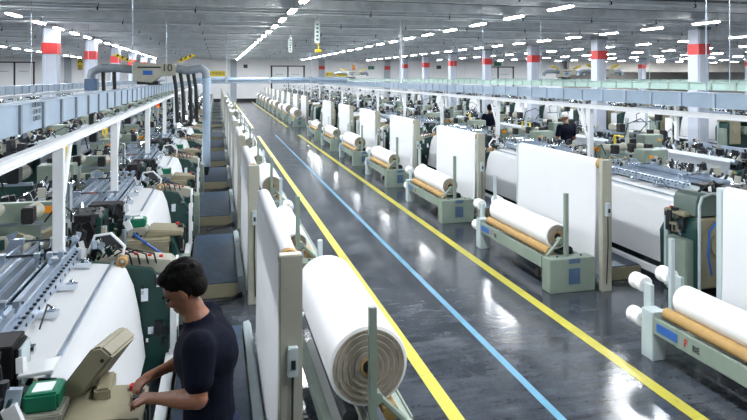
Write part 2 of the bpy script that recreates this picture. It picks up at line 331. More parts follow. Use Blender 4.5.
def make_loom(full=True):
    cx, cy = 4.0, 1.1; reset(cx, cy); r = empty('weaving_loom', (0, 0, 0))
    side = [(3.02, .0), (3.0, .72), (3.16, .96), (3.5, 1.02), (3.9, 1.10), (4.5, 1.08), (5.05, .95), (5.1, .3), (5.05, 0)]
    for y0 in (-.10, 2.12):
        e = part('end_frame', MB().prism(side, y0, y0 + .09), 'darkgreen', r, .008)
        if full: part('vent_cover', MB().box(4.3, 4.8, y0 - .012 if y0 < 0 else y0 + .09, y0 if y0 < 0 else y0 + .102, .35, .8), 'sage', e, .004)
    # cloth in front, fell to breast beam and down
    part('woven_cloth', MB().sheet([(3.80, 1.085), (3.46, 1.045), (3.41, 1.035), (3.37, 1.0), (3.31, .85), (3.26, .6), (3.23, .38), (3.21, .20)], .02, 2.08, .004, 10, .008), 'cloth', r)
    part('breast_beam', MB().cyl((3.43, -.02, .995), (3.43, 2.12, .995), .035, 14).box(3.47, 3.49, .0, 2.1, 1.055, 1.075), 'steel', r, label='blue-grey steel beam the cloth runs over')
    part('take_up_roller', MB().cyl((3.29, -.02, .24), (3.29, 2.12, .24), .06, 16), 'dark', r)
    part('base_rail', MB().box(2.96, 3.04, -.1, 2.2, .12, .20), 'whitepaint', r, .004)
    # reed beam
    rb = part('reed_beam', MB().prism([(3.74, 1.12), (3.82, 1.10), (3.92, 1.12), (3.92, 1.19), (3.86, 1.215), (3.74, 1.19)], .02, 2.1).box(3.78, 3.80, .03, 2.09, 1.215, 1.24), 'steel', r, .003)
    if full:
        mb = MB()
        for i in range(14): mb.cyl((3.735, .12 + .14 * i, 1.155), (3.745, .12 + .14 * i, 1.155), .012, 6)
        for i in range(26): mb.box(3.745, 3.765, .08 + .077 * i, .10 + .077 * i, 1.19, 1.205)
        part('bolt', mb, 'dark', rb)
        for yy in (.25, .8, 1.35, 1.9): part('temple', MB().box(3.62, 3.76, yy, yy + .05, 1.09, 1.13).ball((3.66, yy + .025, 1.14), .022, 8, 6), 'chrome', r)
        hb = MB().tube([(3.68, .6, 1.10), (3.67, .75, 1.20), (3.66, .9, 1.11)], .006, 6)
        part('hose', hb, 'black', r)
    part('reed', MB().box(3.96, 3.985, .03, 2.09, 1.02, 1.17), 'chrome', r)
    mb = MB()
    for i in range(6):
        x = 4.03 + i * .04; dz = .03 * ((i * 5) % 3)
        mb.box(x, x + .012, .04, 2.08, 1.19 + dz, 1.225 + dz).box(x, x + .012, .04, 2.08, .80 + dz, .83 + dz)
        for yy in (.04, 2.05): mb.box(x, x + .012, yy, yy + .03, .80 + dz, 1.2 + dz)
    part('heald_frames', mb, 'steel', r)
    part('healds', MB().box(4.05, 4.25, .09, 2.03, .86, 1.19), 'hose', r)
    part('warp_sheet', MB().sheet([(4.28, 1.06), (4.6, 1.10), (4.92, 1.17), (4.98, 1.175), (5.04, 1.12), (5.06, .9), (5.02, .72)], .06, 2.06, .004, 6, .004), 'warp', r, label='pale sheet of warp threads')
    part('back_rest', MB().cyl((4.97, 0, 1.12), (4.97, 2.12, 1.12), .045, 14), 'steel', r)
    wb = part('warp_beam', MB().cyl((4.72, .06, .5), (4.72, 2.06, .5), .31, 28), 'warp', r, label='full warp beam of pale thread')
    part('flange', MB().cyl((4.72, -.0, .5), (4.72, .03, .5), .37, 28).cyl((4.72, 2.09, .5), (4.72, 2.12, .5), .37, 28), 'chrome', wb)
    # lever brackets over the heald frames
    if full:
        for yy in (.5, 1.57, 2.04):
            lb = part('lever_bracket', MB().prism([(4.30, .95), (4.42, .95), (4.28, 1.33), (4.20, 1.33), (4.20, 1.27)], yy, yy + .018).box(4.17, 4.25, yy - .02, yy + .04, 1.28, 1.33), 'steel', r, .003)
            part('rod', MB().cyl((4.24, yy + .01, 1.305), (3.74, yy + .01, 1.305), .012, 8), 'chrome', lb)
            for k2, xx in enumerate((3.78, 3.86, 3.95)):
                part('clamp', MB().box(xx - .02, xx + .02, yy - .015, yy + .035, 1.285, 1.325).tube([(xx, yy + .01, 1.29), (xx + .015, yy + .03, 1.24), (xx - .01, yy + .05, 1.195)], .011, 6), 'steel', lb)
    # near end drive
    gb = part('gearbox', MB().box(3.06, 3.62, -.62, -.13, .12, .98), 'beige', r, .02)
    part('gear_cover', MB().cyl((3.36, -.645, .66), (3.36, -.62, .66), .15, 20), 'beige', gb)
    part('edge_panel', MB().box(2.98, 3.03, -.18, -.11, .03, 1.0), 'pale', r, .006)
    part('side_housing', MB().prism([(3.0, .06), (3.06, .06), (3.06, .98), (3.03, .94), (3.0, .85)], -.64, -.20), 'darkgreen', r, .006)
    part('front_box', MB().box(2.88, 3.0, -.60, -.26, .05, .72), 'sage', r, .01)
    if full:
        part('cable', MB().tube([(3.2, -.66, .3), (3.12, -.69, .55), (3.15, -.68, .85), (3.3, -.66, .96), (3.42, -.5, 1.0), (3.5, -.3, 1.05)], .014, 8), 'blue', gb)
        part('conduit', MB().cyl((3.52, -.66, .2), (3.52, -.66, 1.12), .022, 8).box(3.48, 3.56, -.7, -.63, .86, .92), 'steel', gb)
    mt = part('motor', MB().cyl((3.95, -.60, .62), (3.95, -.12, .62), .17, 20).cyl((3.95, -.64, .62), (3.95, -.60, .62), .12, 16), 'sage', r)
    dc = part('dobby_cover', MB().prism([(3.8, .9), (3.76, 1.22), (3.82, 1.27), (4.26, 1.27), (4.34, 1.18), (4.34, .9)], -.58, -.14), 'black', r, .01, label='black cover with a dark green edge')
    part('edge', MB().box(3.75, 3.80, -.60, -.12, .95, 1.24), 'darkgreen', dc, .006)
    part('actuator_rack', MB().box(4.45, 4.95, -.52, -.16, .5, 1.05).box(4.5, 4.6, -.5, -.2, 1.05, 1.3).box(4.7, 4.85, -.45, -.25, 1.05, 1.22), 'dark', r, .01)
    # far end
    fc = part('far_cover', MB().prism([(2.97, .93), (3.0, .99), (3.5, 1.07), (3.62, 1.05), (3.64, .97), (3.2, .88), (3.0, .86)], 2.26, 2.50), 'cream', r, .01)
    mb = MB()
    for i, xx in enumerate((3.10, 3.2, 3.32, 3.42)): mb.cyl((xx, 2.36, 1.0 + (xx - 3.1) * .16), (xx, 2.36, 1.025 + (xx - 3.1) * .16), .018, 10)
    part('button', mb, 'red', fc)
    part('green_panel', MB().prism([(2.985, .12), (3.36, .12), (3.4, .7), (3.15, .9), (2.985, .85)], 2.225, 2.27), 'darkgreen', r, .006, label='dark green side panel')
    part('side_housing', MB().box(2.99, 3.5, 2.27, 2.62, .08, .86), 'darkgreen', r, .015)
    part('white_edge', MB().box(2.96, 2.985, 2.24, 2.66, .05, .93), 'whitepaint', r, .004)
    part('selvedge_motor', MB().cyl((3.75, 2.3, .75), (3.75, 2.62, .75), .13, 16).box(3.6, 3.95, 2.3, 2.55, .3, .6), 'sage', r, .008)
    if full:
        mb = MB()
        for (a, b_, c, d, e2) in ((3.02, 2.221, .3, .05, .2), (3.05, 2.221, .62, .08, .06), (3.2, 2.221, .55, .06, .12), (3.12, 2.221, .42, .1, .03)):
            mb.box(a, a + d, b_ - .03, b_ + .004, c, c + e2)
        part('valve_block', mb, 'dark', r)
        mb = MB()
        for q in range(4):
            t = q * .07
            mb.tube([(3.12 + t, 2.3, .9), (3.15 + t, 2.22, 1.08), (3.3 + t, 2.2, 1.13 + .02 * q), (3.5 + t * .5, 2.3, 1.04)], .008, 6)
        part('hose', mb, 'black', r)
        part('hose', MB().tube([(3.42, 2.15, 1.0), (3.40, 2.2, 1.17), (3.52, 2.25, 1.28), (3.66, 2.28, 1.26), (3.72, 2.3, 1.1)], .013, 8), 'whitepaint', r, label='looped white hose')
        part('cloth_core', MB().lathe([(0, .03), (0, .045), (.1, .045), (.1, .03), (0, .03)], (3.40, 2.02, 1.07), (0, 1, 0), 16), 'kraft', r)
        # nozzle and feeder clutter on both ends
        rnd = random.Random(3)
        pools = {'dark': MB(), 'chrome': MB(), 'darkgreen': MB(), 'beige': MB(), 'whitepaint': MB(), 'steel': MB()}
        keys = ['dark', 'dark', 'dark', 'chrome', 'chrome', 'darkgreen', 'beige', 'whitepaint', 'steel']
        for q in range(150):
            near_ = rnd.random() < .5
            x = rnd.uniform(3.45, 4.5); y = rnd.uniform(-.62, -.14) if near_ else rnd.uniform(2.22, 2.58); z = rnd.uniform(.96, 1.30)
            s_ = rnd.uniform(.015, .06); mbq = pools[rnd.choice(keys)]
            if rnd.random() < .6: mbq.box(x, x + s_ * rnd.uniform(.6, 2.2), y, y + s_, z - .06, z + s_ * rnd.uniform(.3, 1.3), (rnd.uniform(-.3, .3), rnd.uniform(-.4, .4), rnd.uniform(-.6, .6)))
            else:
                dx, dy, dz = rnd.choice([(1, 0, 0), (0, 1, 0), (0, 0, 1), (1, .4, .3)]); l_ = rnd.uniform(.05, .16)
                mbq.cyl((x, y, z - .05), (x + dx * l_, y + dy * min(l_, .06), z - .05 + dz * l_ * .7), s_ * .5, 8)
        for q in range(46):   # fittings on the face toward the alley
            x = rnd.uniform(2.93, 2.985); y = rnd.choice([rnd.uniform(-.5, -.2), rnd.uniform(2.28, 2.6)]); z = rnd.uniform(.15, .9) if y > 0 else rnd.uniform(.74, .95); s_ = rnd.uniform(.02, .08)
            pools[rnd.choice(['dark', 'dark', 'darkgreen', 'chrome', 'beige'])].box(x, x + .05, y, y + s_, z, z + s_ * rnd.uniform(.6, 2))
        for kk, nm_ in (('dark', 'nozzle_block'), ('chrome', 'valve'), ('darkgreen', 'solenoid'), ('beige', 'housing'), ('whitepaint', 'fitting'), ('steel', 'lever')):
            part(nm_, pools[kk], kk, r)['kind'] = 'stuff'
        mb = MB()
        for q in range(16):
            x = rnd.uniform(3.4, 4.2); y = rnd.choice([-.4, 2.38]) + rnd.uniform(-.15, .15); a_ = rnd.uniform(-.15, .15); h_ = rnd.uniform(1.15, 1.32)
            mb.tube([(x, y, 1.0), (x + a_ * .5, y + .03, h_), (x + a_, y + .06, h_ + .02), (x + a_ * 1.8, y + .1, 1.05)], .006, 5)
        part('wiring', mb, 'black', r)['kind'] = 'stuff'
        part('cone_drive', MB().lathe([(0, .05), (0, .13), (.05, .15), (.34, .15), (.38, .10), (.46, .05)], (4.2, 2.42, 1.12), (1, 0, 0), 20), 'cream', r)
    rnd = random.Random(11); A_, B_, C_ = MB(), MB(), MB()
    for q in range(130):
        x = rnd.uniform(4.32, 4.9); y = rnd.uniform(.0, 2.1); z = rnd.uniform(1.06, 1.34); s_ = rnd.uniform(.015, .06); t = rnd.choice([A_, A_, B_, C_])
        if rnd.random() < .55: t.box(x, x + s_ * 1.5, y, y + s_ * rnd.uniform(.5, 3), z - .08, z + s_ * .7, (0, rnd.uniform(-.4, .4), rnd.uniform(-.3, .3)))
        else: t.cyl((x, y, z), (x + rnd.uniform(-.1, .1), y + rnd.uniform(-.1, .1), z - rnd.uniform(.05, .2)), s_ * .4, 6)
    if not full:
        for q in range(110):
            x = rnd.uniform(3.4, 4.4); y = rnd.choice([rnd.uniform(-.6, -.14), rnd.uniform(2.22, 2.58)]); z = rnd.uniform(.96, 1.32); s_ = rnd.uniform(.02, .07); t = rnd.choice([A_, A_, B_, C_])
            t.box(x, x + s_ * 1.6, y, y + s_, z - .08, z + s_ * .8, (rnd.uniform(-.3, .3), rnd.uniform(-.4, .4), rnd.uniform(-.5, .5)))
    part('harness_blocks', A_, 'dark', r)['kind'] = 'stuff'; part('harness_fittings', B_, 'chrome', r)['kind'] = 'stuff'; part('harness_clips', C_, 'cream', r)['kind'] = 'stuff'
    if full:
        rc = part('drive_cabinet', MB().box(4.12, 4.86, -.64, -.54, .55, 1.44).cyl((4.3, -.66, 1.0), (4.3, -.64, 1.0), .04, 10), 'sage', r, .008, label='flat grey-green cabinet on the rear end')
        part('warning_mark', MB().box(4.16, 4.28, -.648, -.64, 1.33, 1.40), 'orange', rc, label='orange sticker')
        part('support_tube', MB().cyl((4.05, -.6, .6), (4.05, -.6, 1.62), .028, 10).box(4.0, 4.1, -.64, -.56, 1.22, 1.30).box(4.0, 4.1, -.64, -.56, .95, 1.02), 'chrome', r)
        part('guard_bar', MB().tube([(5.0, -.5, .9), (5.0, -.5, 1.55), (5.0, -.1, 1.55), (5.0, -.1, 1.1)], .022, 8), 'yellow', r)
    cb = part('control_cabinet', MB().box(4.62, 5.1, 2.26, 2.56, .1, 1.42), 'sage', r, .01)
    part('warning_mark', MB().box(4.70, 4.77, 2.253, 2.26, 1.28, 1.33), 'orange', cb, label='orange sticker')
    part('console', MB().prism([(2.95, .98), (2.95, 1.03), (3.3, 1.06), (3.34, .98)], -.5, -.14), 'beige', r, .012)
    if full:
        eb_ = MB(); ec_ = MB(); rn = random.Random(5)
        for q in range(16):
            x = rn.uniform(3.0, 3.3); z = rn.uniform(.25, .85); a_ = rn.uniform(.02, .07); (eb_ if q % 3 else ec_).box(x, x + a_, 2.085, 2.121, z, z + a_ * rn.uniform(.5, 2))
        part('valve_block', eb_, 'black', r)['kind'] = 'stuff'; part('union_nut', ec_, 'chrome', r)['kind'] = 'stuff'
        part('trim_strip', MB().box(2.965, 3.0, 2.08, 2.12, .1, .80), 'whitepaint', r, .003)
        part('knob', MB().cyl((3.02, -.2, 1.03), (3.02, -.2, 1.06), .022, 12), 'red', r)
        gbx = part('relay_box', MB().box(3.34, 3.50, -.40, -.24, 1.07, 1.16), 'green', r, .012, label='green box with a white top label')
        part('label_plate', MB().box(3.375, 3.465, -.37, -.28, 1.16, 1.164), 'signwhite', gbx)
        part('casting', MB().box(3.32, 3.52, -.43, -.25, .80, 1.07).cyl((3.42, -.445, .9), (3.42, -.43, .9), .06, 14), 'cream', r, .02)
        part('yoke', MB().prism([(3.37, 1.0), (3.37, .90), (3.47, .90), (3.47, 1.0), (3.45, 1.0), (3.45, .93), (3.43, .93), (3.43, 1.03), (3.41, 1.03), (3.41, .93), (3.39, .93), (3.39, 1.0)], -.46, -.446), 'black', r)
        part('gear_housing', MB().box(3.64, 3.98, -.06, .16, .98, 1.27).box(3.62, 3.64, -.04, .14, 1.0, 1.25), 'black', r, .006)
        part('housing_plate', MB().box(3.605, 3.62, -.03, .13, 1.02, 1.24), 'pale', r, .003)
        part('tray_cover', MB().box(3.42, 3.60, -.12, .02, 1.13, 1.15, (.1, .12, .1)), 'whitepaint', r, .004)
    return r

def add_terminal(loom):
    ORG[0] = (0, 0, 0)
    T = Matrix.Translation((3.21 - 4.0, -.14 - 1.1, 1.15)) @ Euler((0, math.radians(-38), math.radians(20))).to_matrix().to_4x4()
    tm = part('terminal', MB().prism([(-.05, -.19), (.06, -.15), (.06, .15), (.03, .19), (-.05, .19)], -.13, .13), 'beige', loom, .012, label='beige control terminal tilted back')
    tm.data.transform(T)
    scn = part('screen', MB().box(.061, .066, -.10, .10, -.12, .12), 'black', tm); scn.data.transform(T)
    lt = part('latch', MB().cyl((-.02, -.135, .14), (-.02, -.13, .14), .01, 8), 'black', tm); lt.data.transform(T)
    part('console_arm', MB().box(3.12 - 4.0, 3.2 - 4.0, -.30 - 1.1, -.10 - 1.1, 1.03, 1.10), 'beige', loom, .01)

def add_hood(loom):
    ORG[0] = (4.0, 1.1, 0)
    h = part('curved_hood', MB().prism([(3.03, 1.0), (3.03, 1.17), (3.06, 1.24), (3.13, 1.27), (3.30, 1.27), (3.52, 1.18), (3.56, 1.0)], -.60, -.22), 'darksage', loom, .008, label='dark grey-green hood')
    part('hood_edge', MB().tube([(3.02, -.66, .1), (3.02, -.66, 1.15), (3.06, -.66, 1.25), (3.2, -.66, 1.29), (3.5, -.66, 1.25)], .018, 8), 'pale', h)
    part('cable', MB().tube([(3.2, -.45, 1.27), (3.3, -.5, 1.36), (3.42, -.45, 1.4), (3.6, -.4, 1.3), (3.7, -.38, 1.1)], .014, 8).tube([(3.3, -.35, 1.26), (3.4, -.4, 1.33), (3.55, -.35, 1.34), (3.7, -.3, 1.1)], .012, 8), 'black', h)
def add_signal(loom):
    ORG[0] = (4.0, 1.1, 0)
    st = part('signal_lamp', MB().cyl((4.22, -.3, 1.2), (4.22, -.3, 1.82), .016, 8), 'steel', loom)
    part('orange_lens', MB().cyl((4.22, -.3, 1.82), (4.22, -.3, 1.88), .035, 12), 'lamporange', st)
    part('red_lens', MB().cyl((4.22, -.3, 1.882), (4.22, -.3, 1.95), .035, 12), 'lampred', st)
    part('cap', MB().cyl((4.22, -.3, 1.952), (4.22, -.3, 2.0), .035, 12), 'whitepaint', st)
def make_feeder():          # weft feeder stand beside each loom
    reset(4.65, 2.9); r = empty('weft_feeder_stand', (0, 0, 0))
    part('post', MB().box(4.62, 4.67, 2.75, 2.80, 0, 1.95).box(4.5, 4.8, 2.66, 2.9, 0, .03), 'pale', r, .003)
    part('cross_arm', MB().box(4.2, 5.1, 2.76, 2.79, 1.28, 1.31).box(4.3, 5.0, 2.76, 2.79, 1.66, 1.69), 'steel', r)
    for q, (xx, zz) in enumerate(((4.3, 1.40), (4.65, 1.42), (5.0, 1.40), (4.42, 1.78))):
        f = part('weft_feeder', MB().lathe([(0, .02), (0, .055), (.09, .06), (.12, .075), (.20, .075), (.22, .03)], (xx, 2.70, zz), (0, 1, 0), 16), 'cream', r, label='cream drum feeder')
        part('feeder_head', MB().box(xx - .05, xx + .05, 2.58, 2.72, zz - .07, zz + .08), 'black', f, .01)
    part('yarn_guide', MB().tube([(4.9, 2.77, 1.67), (5.0, 2.68, 1.85), (4.8, 2.6, 1.95), (4.55, 2.62, 1.86), (4.5, 2.66, 1.6)], .009, 6).tube([(4.2, 2.77, 1.3), (4.05, 2.7, 1.5), (3.95, 2.72, 1.4), (3.95, 2.72, 1.3)], .009, 6), 'black', r)
    part('control_unit', MB().box(4.72, 4.98, 2.70, 2.86, .65, 1.02), 'sage', r, .01)
    return r
def make_cone():
    reset(0, 0)
    o = empty('yarn_cone', (0, 0, 0))
    part('yarn', MB().lathe([(0, .02), (0, .095), (.02, .10), (.15, .085), (.17, .075), (.17, .02)], (0, 0, 0), (0, 0, 1), 20), 'rollend', o)
    part('core', MB().lathe([(-.01, .03), (.20, .02), (.20, .012), (-.01, .012)], (0, 0, 0), (0, 0, 1), 12), 'kraft', o)
    return o

P = {'winder': make_winder(), 'spool': make_spool(), 'frame': make_frame(), 'platform': make_platform(),
     'loom': make_loom(True), 'loom_s': make_loom(False), 'feeder': make_feeder(), 'cone': make_cone(),
     'roll17': make_roll(.17), 'roll20': make_roll(.20), 'roll24': make_roll(.24), 'roll28': make_roll(.275), 'roll13': make_roll(.14)}
CEN = {'winder': (1.66, 1.1), 'frame': (2.165, 1.1), 'platform': (2.6, 1.45), 'loom': (4.0, 1.1), 'loom_s': (4.0, 1.1), 'feeder': (4.65, 2.9)}
def drop_tree(o):
    for c in list(o.children): drop_tree(c)
    bpy.data.objects.remove(o)
def place(key, ax, s, y0, label, cat, group, lx=None, ly=None, z=0.):
    o = dup(P[key]); cx, cy = CEN.get(key, (0, 0))
    if lx is not None: cx, cy = lx, ly
    if key == 'winder' or key == 'spool' or key[:4] == 'roll': cx += .07 if s > 0 else -.02
    o.location = (ax + s * cx, y0 + cy, z); o.scale = (s, 1, 1)
    tag(o, label, cat, group); return o

# ------------------------------------------------------------------ STATIONS
radR = {-1: .14, 0: .17, 1: .17, 2: .17, 3: .20, 4: .17, 5: .14}
radL = {0: .275, 1: .14, 2: .20, 3: .17, 4: .20, 5: .17, 6: .17}
key_of = {.17: 'roll17', .20: 'roll20', .24: 'roll24', .275: 'roll28', .14: 'roll13'}
def station(side, s, ax, y0, k, idx, near, far_end=False):
    w = f'{ORD[idx]}'; sd = f'{side} side of the main aisle'
    Y = y0 + PITCH * k - (.33 if s > 0 and k == -1 else 0); Yw = Y + (.18 if s > 0 and k == -1 else 0); far = ' beyond the cross aisle' if far_end else ''
    place('winder', ax, s, Yw, f'{w} sage cloth winding stand from the camera on the {sd}', 'winder', f'winding stands on the {side} side')
    R = (radR if s > 0 else radL).get(k, random.choice([.24, .275, .20]))
    place(key_of[R], ax, s, Yw, f'white cloth roll lying on the {w} winding stand, {side} side of aisle', 'cloth roll', f'cloth rolls on the {side} side', 1.62, .30, .45 + math.sqrt((R + .056) ** 2 - .14 ** 2) + .002)
    if not far_end:
        for (lx, z, nm) in ((1.50, .62, 'upper outer'), (1.82, .66, 'upper inner'), (1.47, .28, 'lower')):
            place('spool', ax, s, Yw, f'{nm} white selvedge roll on the far end of {side} winding stand, {w} from camera', 'tape roll', f'selvedge rolls on the {side} side', lx, 2.33, z)
    place('frame', ax, s, Y, f'{w} upright white cloth panel on posts from the camera, {side} side of aisle', 'cloth stand', f'upright cloth panels on the {side} side')
    if near or s < 0:
        place('platform', ax, s, Y, f'{w} low blue-topped working platform from the camera in the {side} alley', 'platform', f'platforms in the {side} alley')
    lm_ = place('loom' if near else 'loom_s', ax, s, Y, f'{w} loom from the camera in the row along the {side} side of aisle', 'loom', f'looms in the front {side} row')
    if s < 0 and k == 0: add_terminal(lm_)
    if s > 0 and k in (-1, 0, 1, 2): add_hood(lm_)
    if s < 0 and k in (1, 2, 4): add_signal(lm_)
    f = place('feeder', ax, s, Y, f'{w} weft feeder stand from the camera in the front {side} row', 'feeder stand', f'feeder stands in the front {side} row')
    if near:
        for (lx, z, nm) in ((4.85, 1.035, 'top of the control unit'),):
            place('cone', ax, s, Y, f'yarn cone standing on the {w} feeder stand of the {side} row', 'yarn cone', f'yarn cones in the front {side} row', lx, 2.78, z)
Y0R, Y0L = 6.65, 3.62
idx = 0
for k in list(range(-1, 6)) + list(range(7, 16)):
    station('right', 1, AX, Y0R, k, idx, k < 4, k > 6); idx += 1
idx = 0
for k in list(range(-1, 7)) + list(range(8, 16)):
    if k == -1:
        place('platform', AX, -1, Y0L - PITCH, 'low blue-topped working platform behind the worker at the bottom edge', 'platform', 'platforms in the left alley')
        place('loom', AX, -1, Y0L - PITCH, 'loom nearest the camera at the lower left corner, beside the worker', 'loom', 'looms in the front left row')
        continue
    station('left', -1, AX, Y0L, k, idx, k < 4, k > 7); idx += 1
# back rows of looms
def back_row(name, ax, s, y0, ks, feeders=True):
    for i, k in enumerate(ks):
        place('loom_s', ax, s, y0 + PITCH * k, f'{ORD[i]} visible loom from the camera in the {name}', 'loom', f'looms in the {name}')
        if feeders: place('feeder', ax, s, y0 + PITCH * k, f'{ORD[i]} visible feeder stand from the camera in the {name}', 'feeder stand', f'feeder stands in the {name}')
back_row('second row right of the aisle', 14.21, -1, 5.3, range(1, 15))
back_row('third row right of the aisle', 15.9, 1, 4.6, range(4, 15))
back_row('fourth row right of the aisle', 28.6, -1, 5.0, range(5, 15), False)
back_row('second row left of the aisle', -8.99, 1, 4.2, range(3, 15))
back_row('third row left of the aisle', -8.99, -1, 4.2, range(9, 15), False)
for o in P.values(): drop_tree(o)

# ------------------------------------------------------------------ overhead rails and trays
def rail(ax, s, ya, yb, posts, label, name='cleaner_rail', lx=3.69, zb=0.):
    reset(0, 0); x = ax + s * lx
    r = empty(name, (x, ya, 0), label, 'overhead rail', 'white overhead rails above the looms'); ORG[0] = (x, ya, 0)
    part('rail_beam', MB().box(x - .03, x + .03, ya, yb, 2.13, 2.145).box(x - .01, x + .01, ya, yb, 2.145, 2.19).box(x - .03, x + .03, ya, yb, 2.19, 2.205), 'whitepaint', r)
    for p in posts:
        q = part('post', MB().box(x - .04, x + .04, p - .04, p + .04, zb, 2.13).box(x - (.09 if zb == 0 else .045), x + (.09 if zb == 0 else .045), p - .09, p + .09, zb, zb + .015), 'whitepaint', r, .004)
        part('brace', MB().tube([(x, p + .03, 1.5), (x, p + .40, 2.13)], .018, 6), 'whitepaint', q)
    return r
# posts stand in the gaps between looms
rail(AX, -1, 1.0, 64, [5.35] + [Y0L + PITCH * k + .75 for k in range(1, 7)] + [Y0L + PITCH * k + .75 for k in range(8, 16)], 'white overhead rail running along above the front left looms', lx=3.83, zb=1.2425)
rail(AX, 1, 4., 64, [Y0R + PITCH * k - .85 for k in range(1, 16)], 'white overhead rail running along above the front right looms', lx=3.94)
rail(14.21, -1, 7., 64, [5.3 + PITCH * k - .78 for k in range(1, 16)], 'white overhead rail above the second row of looms to the right', lx=3.69)
rail(-8.99, 1, 15., 64, [4.2 + PITCH * k - .78 for k in range(3, 16)], 'white overhead rail above the second row of looms to the left', lx=3.69)
def tray(ax, s, ya, yb, z0, z1, material, ribm, label, lx=4.09, ribs=True, pit=.62):
    x = ax + s * lx; ORG[0] = (x, ya, 0)
    r = empty('cable_tray', (x, ya, 0), label, 'cable tray', 'long overhead cable trays')
    f = x - s * .06
    part('channel', MB().box(x - .06, x + .06, ya, yb, z0, z0 + .02).box(x - .06, x - .045, ya, yb, z0 + .02, z1).box(x + .045, x + .06, ya, yb, z0 + .02, z1).box(x - .075, x + .075, ya, yb, z1, z1 + .012), material, r)
    if ribs:
        mb = MB(); n = min(int((yb - ya) / pit), 70)
        for i in range(n):
            y = ya + .3 + i * pit
            mb.box(x - .078, x - .06, y, y + .045, z0 - .0, z1).box(x + .06, x + .078, y, y + .045, z0, z1)
        part('ribs', mb, ribm, r)
    mb = MB()
    y = ya + 3.05
    while y < yb:
        mb.tube([(x + .04, y, z1 + .01), (x + .04, y, 4.75)], .008, 6); y += 7.4
    part('hanger', mb, 'steel', r)
    return r
tl = tray(AX, -1, 1.0, 64, 2.27, 2.49, 'trayblue', 'hose', 'pale blue ribbed cable tray with lettering above the front left looms')
t_ = text('lettering', 'CUIDADO\nCON TU\nCABEZA', .055, 'dark', tl, (.081, 5.42 - 1.0, 2.42), (PI / 2, 0, PI / 2))
tray(AX, 1, 4., 64, 2.27, 2.47, 'trayblue', 'steel', 'pale blue ribbed cable tray above the front right looms')
tray(14.21, -1, 7., 64, 2.42, 2.58, 'traygreen', 'sage', 'green cable tray above the second row of looms to the right')
tray(15.9, 1, 14., 64, 2.45, 2.58, 'traygreen', 'sage', 'green cable tray above the third row of looms to the right')
tray(-8.99, 1, 15., 64, 2.27, 2.47, 'trayblue', 'steel', 'pale blue cable tray above the second row of looms to the left')

# transverse duct at the cross aisle
ORG[0] = (-1, 30.6, 0)
d = empty('air_duct', (-1, 30.6, 0), 'grey-blue pipe crossing high over the aisle at the cross passage', 'duct')
mb = MB().cyl((-1.0, 30.6, 2.58), (6.55, 30.6, 2.58), .11, 16).cyl((-1.0, 30.6, 2.42), (6.55, 30.6, 2.42), .04, 10)
part('pipe', mb, 'trayblue', d)
mb = MB()
for i in range(3): mb.box(.4 + i * 2.1, .5 + i * 2.1, 30.45, 30.75, 2.36, 2.72)
part('clamp', mb, 'wallgrey', d)
part('hanger', MB().cyl((.45, 30.6, 2.7), (.45, 30.6, 4.8), .01, 6).cyl((4.65, 30.6, 2.7), (4.65, 30.6, 4.93), .01, 6), 'steel', d)

